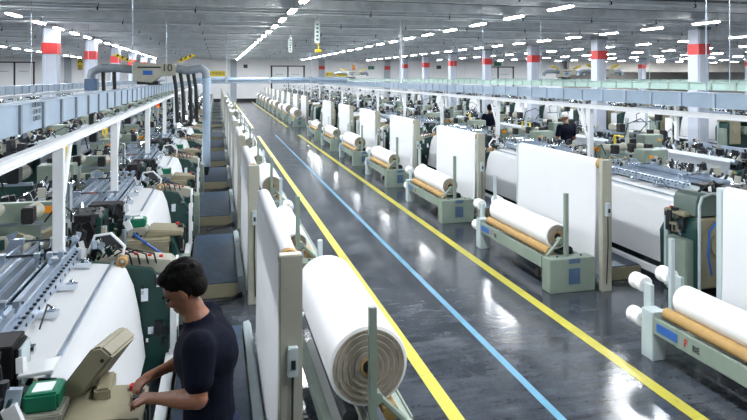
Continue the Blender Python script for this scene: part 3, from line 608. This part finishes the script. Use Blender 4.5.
# ------------------------------------------------------------------ travelling cleaner 10
def cleaner(x, y, label, full=False, s=1.):
    ORG[0] = (x, y, 0); r = empty('travelling_cleaner', (x, y, 0), label, 'overhead cleaner', 'travelling cleaners riding on the trays')
    z = 2.72 if full else 2.82
    bd = part('body', MB().add([(x - .48, y - .3, z + .34), (x + .50, y - .3, z + .30), (x + .50, y - .3, z + .02), (x + .15, y - .3, z - .0), (x - .05, y - .3, z - .16), (x - .48, y - .3, z - .12),
                           (x - .48, y + .3, z + .34), (x + .50, y + .3, z + .30), (x + .50, y + .3, z + .02), (x + .15, y + .3, z - .0), (x - .05, y + .3, z - .16), (x - .48, y + .3, z - .12)],
                          [(0, 1, 2, 3, 4, 5), (11, 10, 9, 8, 7, 6)] + [(i, (i + 1) % 6, 6 + (i + 1) % 6, 6 + i) for i in range(6)]), 'cream', r, .015)
    part('vent_slot', MB().box(x - .38, x + .16, y - .312, y - .30, z + .20, z + .235), 'black', bd)
    part('blue_plate', MB().box(x - .25, x - .03, y - .310, y - .30, z + .03, z + .14), 'blue', bd)
    if full: text('number', '10', .26, 'black', bd, (.31, -.305, z + .20), (PI / 2, 0, 0), .004)
    part('underside', MB().box(x - .4, x + .1, y - .25, y + .25, z - .20, z - .12), 'black', r, .01)
    for sx in (-1, 1):
        w = part('warning_flap', MB().prism([(x + sx * .52, z + .34), (x + sx * .74, z + .40), (x + sx * .98, z + .52), (x + sx * .90, z + .56), (x + sx * .66, z + .46)], y - .12, y + .12) if sx > 0 else
             MB().prism([(x + sx * .66, z + .46), (x + sx * .90, z + .56), (x + sx * .98, z + .52), (x + sx * .74, z + .40), (x + sx * .52, z + .34)], y - .12, y + .12), 'yellow', r)
        mb = MB()
        for q in range(3):
            xx = x + sx * (.63 + .11 * q); mb.box(xx - .02, xx + .02, y - .126, y - .12, z + .385 + .045 * q, z + .45 + .045 * q, (0, .6, 0))
        part('stripe', mb, 'black', w)
    hx = 1.10 if full else 1.0
    part('hose', MB().tube([(x + .5, y, z + .2), (x + .75, y, z + .14), (x + .95, y, z + .17), (x + hx, y, z + .2), (x + hx + .12, y, z + .12), (x + hx + .14, y, z - .05)], .105, 14), 'hose', r)
    part('hose', MB().tube([(x - .48, y, z + .16), (x - .9, y, z + .2), (x - 1.3, y, z + .18), (x - 1.45, y, z + .1), (x - 1.47, y, z - .05)], .10, 14), 'hose', r)
    if full:
        px = x + hx + .14
        part('suction_pipe', MB().cyl((px, y, z - .05), (px, y, .42), .095, 16).cyl((px, y, z - .22), (px, y, z - .06), .115, 16), 'trayblue', r, label='long grey-blue suction pipe hanging to the floor')
        part('nozzle', MB().cyl((px, y, .42), (px, y, .20), .085, 14, .04), 'black', r)
        part('left_box', MB().box(x - 1.6, x - 1.32, y - .14, y + .14, z - .35, z - .06), 'navyplate', r, .01)
        part('suction_pipe', MB().cyl((x - 1.47, y, 2.27), (x - 1.47, y, 1.5), .06, 12), 'black', r)
        mb = MB()
        for xx in (.5, .66, .84, .98):
            mb.tube([(x + xx - .06, y, z + .1), (x + xx, y, z - .3), (x + xx + .03, y + .02, 1.55)], .045, 10)
        part('drop_hoses', mb, 'black', r)
        mb = MB()
        for xx in (-1.2, -.95): mb.tube([(x + xx, y, z + .1), (x + xx + .02, y, 2.05)], .045, 10)
        part('drop_hoses', mb, 'black', r)
    part('carriage', MB().box(x - .2, x + .2, y - .22, y + .22, 2.60, 2.64) if not full else MB().box(x - .16, x + .16, y - .22, y + .22, 2.503, 2.522), 'dark', r)
    return r
cleaner(AX - 4.09, 15.9, 'cream travelling cleaner numbered 10 with grey hoses above the left looms', True)
cleaner(14.21 - 4.09 - .0, 45.0, 'small far cleaner with yellow flaps near the yellow wall sign')
cleaner(15.9 + 4.09, 28.0, 'white travelling cleaner right of centre, between the two nearest right columns')
cleaner(15.9 + 4.09, 31.5, 'travelling cleaner close behind the white one between the right columns')
cleaner(-8.99 + 4.09, 52., 'far cleaner left of the numbered one, over the second left row')

# ------------------------------------------------------------------ room
struct('floor', MB().box(ROOM_L - .5, ROOM_R + 12, ROOM_N, 82, -.1, 0), 'concrete')
def line(nm, x, w, ya, yb, m_):
    mb = MB(); mb.box(x - w / 2, x + w / 2, ya, yb, .0005, .003); struct(nm, mb, m_)
line('floor_marking_yellow_left', 1.83, .12, 0, 27.9, 'yellowline'); line('floor_marking_yellow_left_far', 1.83, .12, 32.4, 66.3, 'yellowline')
line('floor_marking_yellow_right', 3.69, .12, 0, 27.9, 'yellowline'); line('floor_marking_yellow_right_far', 3.69, .12, 32.4, 66.3, 'yellowline')
line('floor_marking_blue', 2.63, .07, 0, 28.2, 'blueline')
# ceiling deck: ribs run across the hall
prof = []; y = ROOM_N
mb = MB(); pts = []
while y < 82:
    pts += [(y, 5.02), (y + .16, 5.02), (y + .20, 4.93), (y + .36, 4.93)]; y += .40
n = len(pts)
vs = [(ROOM_L - .5, a, z) for a, z in pts] + [(ROOM_R + 12, a, z) for a, z in pts] + [(ROOM_L - .5, a, z + .03) for a, z in pts] + [(ROOM_R + 12, a, z + .03) for a, z in pts]
fs = [(i, i + 1, n + i + 1, n + i) for i in range(n - 1)] + [(2 * n + i, 3 * n + i, 3 * n + i + 1, 2 * n + i + 1) for i in range(n - 1)]
struct('ceiling', mb.add(vs, fs), 'ceiling_metal')
mb = MB(); mbp = MB(); mc = MB(); i = 0; y = 7.9
while y < 66:
    mb.box(ROOM_L, ROOM_R, y, y + .14, 4.66, 4.68).box(ROOM_L, ROOM_R, y, y + .012, 4.68, 4.9).box(ROOM_L, ROOM_R, y, y + .09, 4.90, 4.92)
    mbp.cyl((ROOM_L, y + .55, 4.80), (ROOM_R, y + .55, 4.80), .022, 6)
    if i % 2 == 0:
        mbp.cyl((ROOM_L, y + .9, 4.60), (ROOM_R, y + .9, 4.60), .035, 8)
        mbp.cyl((ROOM_L, y + 1.25, 4.72), (ROOM_R, y + 1.25, 4.72), .018, 6)
        xx = -24
        while xx < 60:
            mc.tube([(xx, y + .9, 4.64), (xx + .05, y + .9, 4.8), (xx + .02, y + .9, 4.93)], .010, 5).box(xx - .02, xx + .02, y + .86, y + .94, 4.555, 4.645); xx += 2.6
    y += 2.3; i += 1
struct('ceiling_purlins', mb, 'purlin'); struct('ceiling_pipes', mbp, 'pipewhite'); struct('ceiling_hangers', mc, 'dark')
mb = MB()
for xx in (-6.3, 2.6 - 0, 18.4): pass
# walls
struct('wall_far', MB().box(ROOM_L, 42, ROOM_F, ROOM_F + .3, 0, 4.93), 'wallwhite')
struct('wall_left', MB().box(ROOM_L - .3, ROOM_L, ROOM_N, 82, 0, 4.93), 'wallwhite')
struct('wall_right', MB().box(ROOM_R + 11.7, ROOM_R + 12, ROOM_N, 82, 0, 4.93), 'wallwhite')
struct('wall_recess', MB().box(42, ROOM_R + 12, 81.5, 82, 0, 4.93), 'lintel')
struct('lintel', MB().box(42.3, ROOM_R + 11.7, ROOM_F - 1, ROOM_F - .6, 3.35, 4.93), 'lintel')
struct('baseboard_far', MB().box(ROOM_L + .01, 41.9, ROOM_F - .06, ROOM_F - .005, 0, .35), 'dark')
def wallX(u, Y=ROOM_F):
    t = (u - 373.5) / F; return Y * (t * CS + SN) / (CS - t * SN)
def wallZ(u, v, Y=ROOM_F):
    X = wallX(u, Y); d_ = X * SN + Y * CS; return H - (v - 77) * d_ / F
i = 1
for u in (68, 233.5, 321.5, 387, 404):
    x = wallX(u); struct(f'pilaster_{i}', MB().box(x - .32, x + .32, ROOM_F - .2, ROOM_F, 0, 4.93), 'wallgrey')
    if u > 300: struct(f'pilaster_band_{i}', MB().box(x - .33, x + .33, ROOM_F - .215, ROOM_F - .2, 3.55, 3.95), 'columnred')
    i += 1
def wsign(name, u0, u1, v0, v1, material, label, cat, txt=None, tc='dark'):
    x0, x1 = wallX(u0), wallX(u1); z1, z0 = wallZ(u0, v0), wallZ(u0, v1); y = ROOM_F - .01
    ORG[0] = ((x0 + x1) / 2, y, z0); r = empty(name, ORG[0], label, cat)
    part('board', MB().box(x0, x1, y - .05, y, z0, z1), material, r)
    if txt:
        t = text('lettering', txt, (z1 - z0) * .75, tc, r, (0, -.055, (z1 - z0) / 2), (PI / 2, 0, 0), .004)
        w = t.dimensions.x or 1; bpy.context.view_layer.update(); w = max(v.co.x for v in t.data.vertices) - min(v.co.x for v in t.data.vertices)
        k_ = min(1, (x1 - x0) * .9 / w); t.scale = (k_, 1, 1)
    return r
wsign('wall_sign', 207, 225.5, 71, 76.3, 'yellow', 'yellow lettered sign on the far wall above the end of left platforms', 'sign', 'AUTHORIZ', 'dark')
wsign('wall_sign', 326, 347, 72.3, 76.5, 'yellow', 'long yellow lettered sign on the far wall right of the aisle', 'sign', 'MZ DE TEJIDO', 'dark')
wsign('wall_sign', 77.5, 83, 60, 69, 'yellow', 'small upright yellow sign on the far wall beside the second left column', 'sign', 'A\nB', 'dark')
wsign('wall_sign', 352, 356, 65, 70, 'orange', 'small orange notice on the far wall above the long yellow sign', 'sign')
wsign('exit_sign', 102, 108, 64, 67.5, 'green', 'green exit sign on the far wall behind the left columns', 'sign')
wsign('exit_sign', 368, 374, 66, 69.5, 'green', 'green exit sign on the far wall right of the orange notice', 'sign')
wsign('exit_sign', 494, 501, 62, 66, 'green', 'green exit sign above the framed far doors on the right', 'sign')
wsign('exit_sign', 243.5, 247.5, 64.5, 68, 'darkgreen', 'small dark green notice on the far wall above the aisle end', 'sign')
wsign('exit_sign', 436.5, 441, 65.5, 69, 'darkgreen', 'small dark green notice on the far wall between the right columns', 'sign')
def wdoor(n_, u0, u1, vt, leaves):
    x0, x1 = wallX(u0), wallX(u1); zt = wallZ(u0, vt); y = ROOM_F
    r = empty(f'door_{n_}', ((x0 + x1) / 2, y, 0)); r['kind'] = 'structure'; ORG[0] = ((x0 + x1) / 2, y, 0)
    mb = MB().box(x0 - .12, x1 + .12, y - .08, y - .01, zt - .12, zt); mb2 = MB()
    w = (x1 - x0) / leaves
    for i in range(leaves + 1): mb.box(x0 + i * w - .08, x0 + i * w + .08, y - .08, y - .01, 0, zt - .12)
    for i in range(leaves): mb2.box(x0 + i * w + .085, x0 + (i + 1) * w - .085, y - .05, y - .01, .01, zt - .125)
    part('door_frame', mb, 'dark', r); part('door_leaf', mb2, 'wallwhite', r)
    mb = MB()
    for i in range(leaves): mb.box(x0 + i * w + .4, x0 + i * w + w * .7, y - .06, y - .051, zt - 1.0, zt - .93)
    part('lettering_line', mb, 'wallgrey', r)
wdoor(1, 271.5, 304, 65.5, 2); wdoor(2, 482.5, 513, 66.5, 2); wdoor(3, -5, 34, 61.5, 2)
# columns
i = 1
for (cx_, ys) in ((-6.15, [25.4 + 7.55 * q for q in range(6)]), (18.4, [19.7 + 6.4 * q for q in range(7)]), (42.5, [40, 53])):
    for y in ys:
        r = empty(f'column_{i}', (cx_, y, 0)); r['kind'] = 'structure'; ORG[0] = (cx_, y, 0)
        sh = MB().box(cx_ - .26, cx_ + .26, y - .26, y + .26, 0, 4.55)
        for q in (-.18, .18): sh.box(cx_ + q - .04, cx_ + q + .04, y - .30, y - .26, 0, 4.55)
        part('column_shaft', sh, 'column', r, .01)
        part('column_band', MB().box(cx_ - .268, cx_ + .268, y - .308, y + .268, 3.58, 4.0), 'columnred', r, label='red painted band')
        part('column_cap', MB().box(cx_ - .30, cx_ + .30, y - .32, y + .30, 4.55, 4.655), 'hose', r)
        i += 1
# ------------------------------------------------------------------ lamps
ORG[0] = (0, 0, 0)
lp = empty('fluorescent_lamp', (0, 0, 0))
part('housing', MB().prism([(-.09, 0), (.09, 0), (.05, .07), (-.05, .07)], -.55, .55), 'whitepaint', lp)
tb = MB()
for xx in (-.05, .05): tb.cyl((xx, -.52, -.022), (xx, .52, -.022), .022, 8)
part('tubes', tb, 'lamp', lp)
part('hanger', MB().cyl((0, -.5, .07), (0, -.5, .36), .006, 5).cyl((0, .5, .07), (0, .5, .36), .006, 5), 'steel', lp)
rows = [(-19.5, 'far left'), (-12.5, 'second left'), (-5.8, 'left'), (2.03, 'aisle'), (8.84, 'right'), (16.0, 'second right'), (23.2, 'third right'), (30.4, 'fourth right'), (37.6, 'fifth right'), (45., 'added sixth right'), (53., 'added seventh right'), (61., 'added eighth right')]  # sixth to eighth right rows are added to brighten the lintel side
for x, nm in rows:
    y = 9.0 if x < 20 else 16. if x < 40 else 34.; q = 0
    if x < -5: y = 12
    while y < 64:
        o = dup(lp); o.location = (x, y, 4.545)
        tag(o, f'{ORD[min(q, 29)]} fluorescent lamp from the camera in the {nm} ceiling row', 'lamp', f'ceiling lamps in the {nm} row')
        y += 2.6 if x < 20 else 3.2; q += 1
# lamps over and behind the camera light the near end of the hall
for x in (-5.8, 2.03, 8.84):
    for y in (-1.5, 1.2, 3.9, 6.6):
        o = dup(lp); o.location = (x, y, 4.545)
        tag(o, 'fluorescent lamp above the camera end of the hall, outside the picture', 'lamp', 'ceiling lamps above the camera')
drop_tree(lp)
# light thrown by the tubes, plus added fill behind the lintel
def area(x, y, e, ln, sx=.25):
    L = bpy.data.lights.new('tube_and_fill_light', 'AREA'); L.shape = 'RECTANGLE'; L.size = sx; L.size_y = ln; L.energy = e; L.color = (.90, .95, 1.0)
    o = bpy.data.objects.new('tube_and_fill_light', L); col.objects.link(o); o.location = (x, y, 4.50); return o
for x, nm in rows:
    for y in range(1 if x < 33 else 33, 58, 8):
        area(x, y + 3.0, 370 if x < 40 else 800, 6.5)  # stronger over the added right rows, to lift the lintel
for x in (46, 60): area(x, 74, 500, 6.5, 4)  # added fill for the recess, no fixtures hang there

# hanging signs and poles
def hsign(x, y, z0, z1, w, label, arrow=False):
    ORG[0] = (x, y, z0); r = empty('hanging_sign', (x, y, z0), label, 'sign')
    part('board', MB().box(x - w / 2, x + w / 2, y - .01, y + .01, z0, z1), 'signwhite', r)
    mb = MB()
    for q in range(5): mb.box(x - w * .22, x + w * .2, y - .014, y - .01, z0 + (z1 - z0) * (.12 + .17 * q), z0 + (z1 - z0) * (.20 + .17 * q))
    part('green_marks', mb, 'green', r)
    part('cord', MB().cyl((x, y, z1), (x, y, 4.93), .008, 6), 'steel', r)
    if arrow: part('hook_block', MB().tube([(x, y, z0), (x + .05, y, z0 - .1), (x + .04, y, z0 - .2)], .02, 6).box(x - .07, x + .13, y - .03, y + .03, z0 - .3, z0 - .2), 'yellow', r, label='yellow hook block')
hsign(3.15, 19.3, 3.80, 4.52, .17, 'tall white hanging sign with green marks and yellow hook over the aisle', True)
hsign(2.95, 25.0, 3.72, 4.33, .16, 'smaller white hanging sign farther down over the aisle')
hsign(30.5, 27.0, 3.4, 3.85, .9, 'white and green sign hanging at the right edge of the picture')
ORG[0] = (0, 0, 0)
x = 14.21 - 4.09 - 3.4; 
dp = MB().cyl((6.68, 21.5, 2.49), (6.68, 21.5, 4.93), .035, 10)
tag(link('drop_pole', dp.mesh('drop_pole', 'whitepaint')), 'white vertical pole dropping from the ceiling to the blue tray', 'pole')

# ------------------------------------------------------------------ people
def skin_mesh(name, joints, edges, radii, extra=(), voxel=.008, smooth=4):
    """tapered limbs with round joints, fused into one continuous surface"""
    bm = bmesh.new()
    def rr_(n_):
        r_ = radii[n_]; return r_ if isinstance(r_, tuple) else (r_, r_)
    parts_ = list(extra)
    for a, b_ in edges:
        A, B = Vector(joints[a]), Vector(joints[b_]); (ya, xa), (yb, xb) = rr_(a), rr_(b_)
        d_ = B - A; L = d_.length; nseg = max(6, int(L / .03))
        vert = abs(d_.normalized().z) > .75 and (a in TORSO or b_ in TORSO)
        for q in range(nseg + 1):
            t = q / nseg; t2 = t * t * (3 - 2 * t); c = A.lerp(B, t); ry, rx = ya + (yb - ya) * t2, xa + (xb - xa) * t2
            if vert: parts_.append(MB().ball(tuple(c), (rx, ry, min(rx, ry) * .8), 16, 8))
            else: parts_.append(MB().ball(tuple(c), ((rx + ry) / 2,) * 3, 14, 8))
    for x_ in parts_:
        t = bpy.data.meshes.new('t'); t.from_pydata(x_.v, [], x_.f); bm.from_mesh(t); bpy.data.meshes.remove(t)
    bmesh.ops.recalc_face_normals(bm, faces=bm.faces)
    m2 = bpy.data.meshes.new(name); bm.to_mesh(m2); bm.free()
    o = bpy.data.objects.new(name, m2); col.objects.link(o)
    rm = o.modifiers.new('r', 'REMESH'); rm.mode = 'VOXEL'; rm.voxel_size = voxel
    sm = o.modifiers.new('s', 'SMOOTH'); sm.iterations = smooth; sm.factor = .5
    m3 = bpy.data.meshes.new_from_object(o.evaluated_get(bpy.context.evaluated_depsgraph_get())); bpy.data.objects.remove(o)
    m3.name = name; m3.shade_smooth(); return m3
TORSO = ('pel', 'sp', 'ch', 'wa', 'nb')
def head_parts(c, pitch):
    """ellipsoids of a head at c, looking along +x, bowed by pitch (rad)"""
    R = Matrix.Rotation(pitch, 3, 'Y'); c = Vector(c)
    def ell(off, r, n=20, m_=14):
        b_ = MB().ball((0, 0, 0), r, n, m_); b_.v = [tuple(c + R @ (Vector(v) + Vector(off))) for v in b_.v]; return b_
    return ell, [ell((-.008, 0, .03), (.098, .078, .092)), ell((.028, 0, -.035), (.062, .058, .078)), ell((.045, 0, -.088), (.036, .036, .026)),
        ell((.088, 0, -.018), (.017, .011, .026)), ell((.100, 0, -.033), (.014, .014, .011)), ell((.080, 0, .012), (.018, .050, .011)),
        ell((.081, 0, -.062), (.012, .026, .006)), ell((.079, 0, -.073), (.012, .022, .007)),
        ell((-.005, .078, -.01), (.020, .009, .034)), ell((-.005, -.078, -.01), (.020, .009, .034)),
        ell((.066, .045, -.028), (.02, .02, .02)), ell((.066, -.045, -.028), (.02, .02, .02))]
def person(name, loc, rz, label, J, head, pitch, cap=False, arms=None, fine=True, scale=1.):
    root = empty(name, loc, label, 'person'); root.rotation_euler = (0, 0, rz); root.scale = (scale,) * 3
    E = [('pel', 'sp'), ('sp', 'ch'), ('ch', 'nb'), ('nb', 'nt'), ('nt', 'hd')]
    Rr = {'pel': (.15, .115), 'sp': (.135, .10), 'ch': (.165, .115), 'nb': (.075, .07), 'nt': (.054, .056), 'hd': (.05, .05)}
    for s in 'lr':
        E += [('ch', 'sh' + s), ('sh' + s, 'el' + s), ('el' + s, 'fa' + s), ('fa' + s, 'wr' + s), ('wr' + s, 'pm' + s), ('pel', 'hp' + s), ('hp' + s, 'kn' + s), ('kn' + s, 'cf' + s), ('cf' + s, 'an' + s), ('an' + s, 'to' + s)]
        Rr.update({'sh' + s: .062, 'el' + s: .043, 'fa' + s: .044, 'wr' + s: (.03, .024), 'pm' + s: (.034, .02), 'hp' + s: .09, 'kn' + s: .056, 'cf' + s: .055, 'an' + s: .036, 'to' + s: .035})
        for a, b_, c_, t in (('el', 'wr', 'fa', .3), ('kn', 'an', 'cf', .3)):
            A, B = Vector(J[a + s]), Vector(J[b_ + s]); J[c_ + s] = tuple(A.lerp(B, t))
    ell, hp = head_parts(head, pitch)
    fing = []
    for s in 'lr':            # five separate bent fingers closing on what is held
        w, p_ = Vector(J['wr' + s]), Vector(J['pm' + s]); d_ = (p_ - w).normalized()
        side = Vector((-d_.y, d_.x, 0)).normalized() * (1 if s == 'l' else -1); dn = Vector((0, 0, -1))
        for q, L_ in enumerate((.070, .078, .072, .058)):
            b0 = p_ + side * (.030 - .020 * q) ; k1 = b0 + d_ * L_ * .55 + dn * .006; k2 = k1 + d_ * L_ * .25 + dn * L_ * .35; k3 = k2 - d_ * L_ * .05 + dn * L_ * .3
            fing.append(MB().tube([p_ - d_ * .02 + side * (.020 - .013 * q), b0 + d_ * .01, k1, k2, k3], [.010, .0095, .009, .0085, .006], 8))
        t0 = w.lerp(p_, .55) + side * .028
        fing.append(MB().tube([w.lerp(p_, .4) + side * .012, t0, t0 + d_ * .035 + side * .018 + dn * .012, t0 + d_ * .062 + side * .008 + dn * .022], [.013, .012, .010, .007], 8))
    names = ['pel'] + [n_ for n_ in J if n_ != 'pel']
    JJ = {n_: J[n_] for n_ in names}
    body = link('body', skin_mesh('body', JJ, E, Rr, hp + fing, .006 if fine else .012, 2), root); body.data.materials.clear(); body.data.materials.append(MATS['skin'])
    # shirt
    def sub(js, ed, rad, voxel, sm=5):
        return skin_mesh('garment', {n_: JJ[n_] for n_ in js}, ed, rad, (), voxel, sm)
    J2 = dict(JJ)
    for s in 'lr':
        A, B = Vector(J['sh' + s]), Vector(J['el' + s]); JJ['sv' + s] = tuple(A.lerp(B, .62))
    JJ['wa'] = tuple(Vector(J['pel']) + Vector((0, 0, -.04)))
    js = ['sp', 'wa', 'ch', 'nb', 'shl', 'shr', 'svl', 'svr']
    ed = [('sp', 'wa'), ('sp', 'ch'), ('ch', 'nb'), ('ch', 'shl'), ('shl', 'svl'), ('ch', 'shr'), ('shr', 'svr')]
    m_ = sub(js, ed, {'sp': (.155, .122), 'wa': (.172, .135), 'ch': (.182, .135), 'nb': (.082, .078), 'shl': .082, 'shr': .082, 'svl': .070, 'svr': .070}, .010)
    sh = link('shirt', m_, root); sh.data.materials.clear(); sh.data.materials.append(MATS['shirt']); sh['label'] = 'dark navy short-sleeved shirt'
    js = ['pel'] + [a + s for s in 'lr' for a in ('hp', 'kn', 'cf', 'an')]
    ed = [e_ for s in 'lr' for e_ in (('pel', 'hp' + s), ('hp' + s, 'kn' + s), ('kn' + s, 'cf' + s), ('cf' + s, 'an' + s))]
    rad = {'pel': (.165, .13)}; rad.update({a + s: r_ for s in 'lr' for a, r_ in (('hp', .105), ('kn', .075), ('cf', .072), ('an', .058))})
    tr = link('trousers', sub(js, ed, rad, .012), root); tr.data.materials.clear(); tr.data.materials.append(MATS['jeans'])
    mb = MB()
    for s in 'lr':
        a, t = Vector(J['an' + s]), Vector(J['to' + s]); mb.ball(tuple(a.lerp(t, .45) + Vector((0, 0, -.015))), (.145, .052, .055)); 
    mb.v = [(v[0], v[1], max(v[2], .0)) for v in mb.v]
    part_o = link('shoes', mb.mesh('shoes', 'black'), root)
    # hair / cap
    if cap:
        hm = [ell((-.012, 0, .055), (.108, .088, .085)), ell((.085, 0, .055), (.06, .065, .012))]
    else:
        hm = [ell((-.022, 0, .052), (.104, .088, .086)), ell((-.060, 0, .0), (.055, .076, .07)), ell((.030, 0, .088), (.066, .066, .042)),
              ell((-.02, .068, .012), (.03, .016, .045)), ell((-.02, -.068, .012), (.03, .016, .045))]
        rnd = random.Random(4)
        for q in range(46):
            a = rnd.uniform(0, 2 * PI); b2 = rnd.uniform(.1, 1.2); x_ = -.022 + .097 * math.sin(b2) * math.cos(a); y_ = .082 * math.sin(b2) * math.sin(a); z_ = .055 + .08 * math.cos(b2)
            hm.append(ell((x_, y_, z_), (.018, .016, .014), 8, 6))
    bm = bmesh.new()
    for x_ in hm:
        t = bpy.data.meshes.new('t'); t.from_pydata(x_.v, [], x_.f); bm.from_mesh(t)
    hme = bpy.data.meshes.new('hair'); bm.to_mesh(hme); bm.free()
    o = bpy.data.objects.new('tmp', hme); col.objects.link(o); rm = o.modifiers.new('r', 'REMESH'); rm.mode = 'VOXEL'; rm.voxel_size = .006
    hme2 = bpy.data.meshes.new_from_object(o.evaluated_get(bpy.context.evaluated_depsgraph_get())); bpy.data.objects.remove(o)
    hme2.shade_smooth(); hh = link('cap' if cap else 'hair', hme2, root); hme2.materials.clear(); hme2.materials.append(MATS['capwhite' if cap else 'hair'])
    if fine:
        eb = MB()
        for sy in (-1, 1): t = ell((.083, sy * .032, -.004), (.010, .014, .006), 10, 8); eb.add(t.v, t.f)
        link('eyes', eb.mesh('eyes', 'black'), root)
        br = MB()
        for sy in (-1, 1): t = ell((.094, sy * .032, .020), (.006, .022, .005), 10, 6); br.add(t.v, t.f)
        link('eyebrows', br.mesh('eyebrows', 'hair'), root)
    return root
Jm = dict(pel=(-.02, 0, .97), sp=(-.01, 0, 1.14), ch=(.0, 0, 1.34), nb=(.035, 0, 1.50), nt=(.065, 0, 1.57), hd=(.09, 0, 1.62),
          shl=(.01, .185, 1.45), shr=(.02, -.185, 1.45), ell=(-.0, .25, 1.25), elr=(.06, -.25, 1.245), wrl=(.205, .15, 1.215), wrr=(.24, -.12, 1.215),
          pml=(.265, .11, 1.20), pmr=(.30, -.08, 1.20), hpl=(-.02, .09, .92), hpr=(-.02, -.09, .92), knl=(.02, .10, .50), knr=(.0, -.10, .50),
          anl=(-.02, .11, .08), anr=(-.04, -.11, .08), tol=(.12, .13, .04), tor=(.10, -.13, .04))
person('person', (-.05, 3.06, 0), math.radians(173), 'dark-haired person in black T-shirt working at the loom terminal, lower left', dict(Jm), (.105, 0, 1.665), .5, scale=1.0)
Jb = dict(pel=(0, 0, .97), sp=(0, 0, 1.14), ch=(.02, 0, 1.35), nb=(.04, 0, 1.50), nt=(.06, 0, 1.57), hd=(.07, 0, 1.62),
          shl=(.02, .185, 1.46), shr=(.02, -.185, 1.46), ell=(.04, .26, 1.17), elr=(.05, -.26, 1.17), wrl=(.25, .20, 1.08), wrr=(.25, -.2, 1.08),
          pml=(.32, .17, 1.06), pmr=(.32, -.17, 1.06), hpl=(0, .09, .92), hpr=(0, -.09, .92), knl=(.02, .10, .50), knr=(.0, -.10, .50),
          anl=(-.02, .11, .08), anr=(-.04, -.11, .08), tol=(.12, .13, .04), tor=(.10, -.13, .04))
person('person', (8.40, 13.2, 0), math.radians(95), 'person in white cap and navy shirt standing between the right loom rows', dict(Jb), (.08, 0, 1.68), .25, cap=True, fine=False)
person('person', (8.45, 17.6, 0), math.radians(80), 'farther person in dark clothes half hidden among the right looms', dict(Jb), (.08, 0, 1.68), .35, fine=False)

# ------------------------------------------------------------------ world and view
w = bpy.data.worlds.new('world'); sc.world = w; w.use_nodes = True
bg = w.node_tree.nodes['Background']; bg.inputs[0].default_value = (.80, .90, 1., 1); bg.inputs[1].default_value = .25
sc.view_settings.view_transform = 'Standard'; sc.view_settings.look = 'None'; sc.view_settings.gamma = 1; sc.view_settings.use_curve_mapping = False
sc.view_settings.exposure = -0.22
sc.cycles.use_denoising = True
sc.cycles.max_bounces = 8
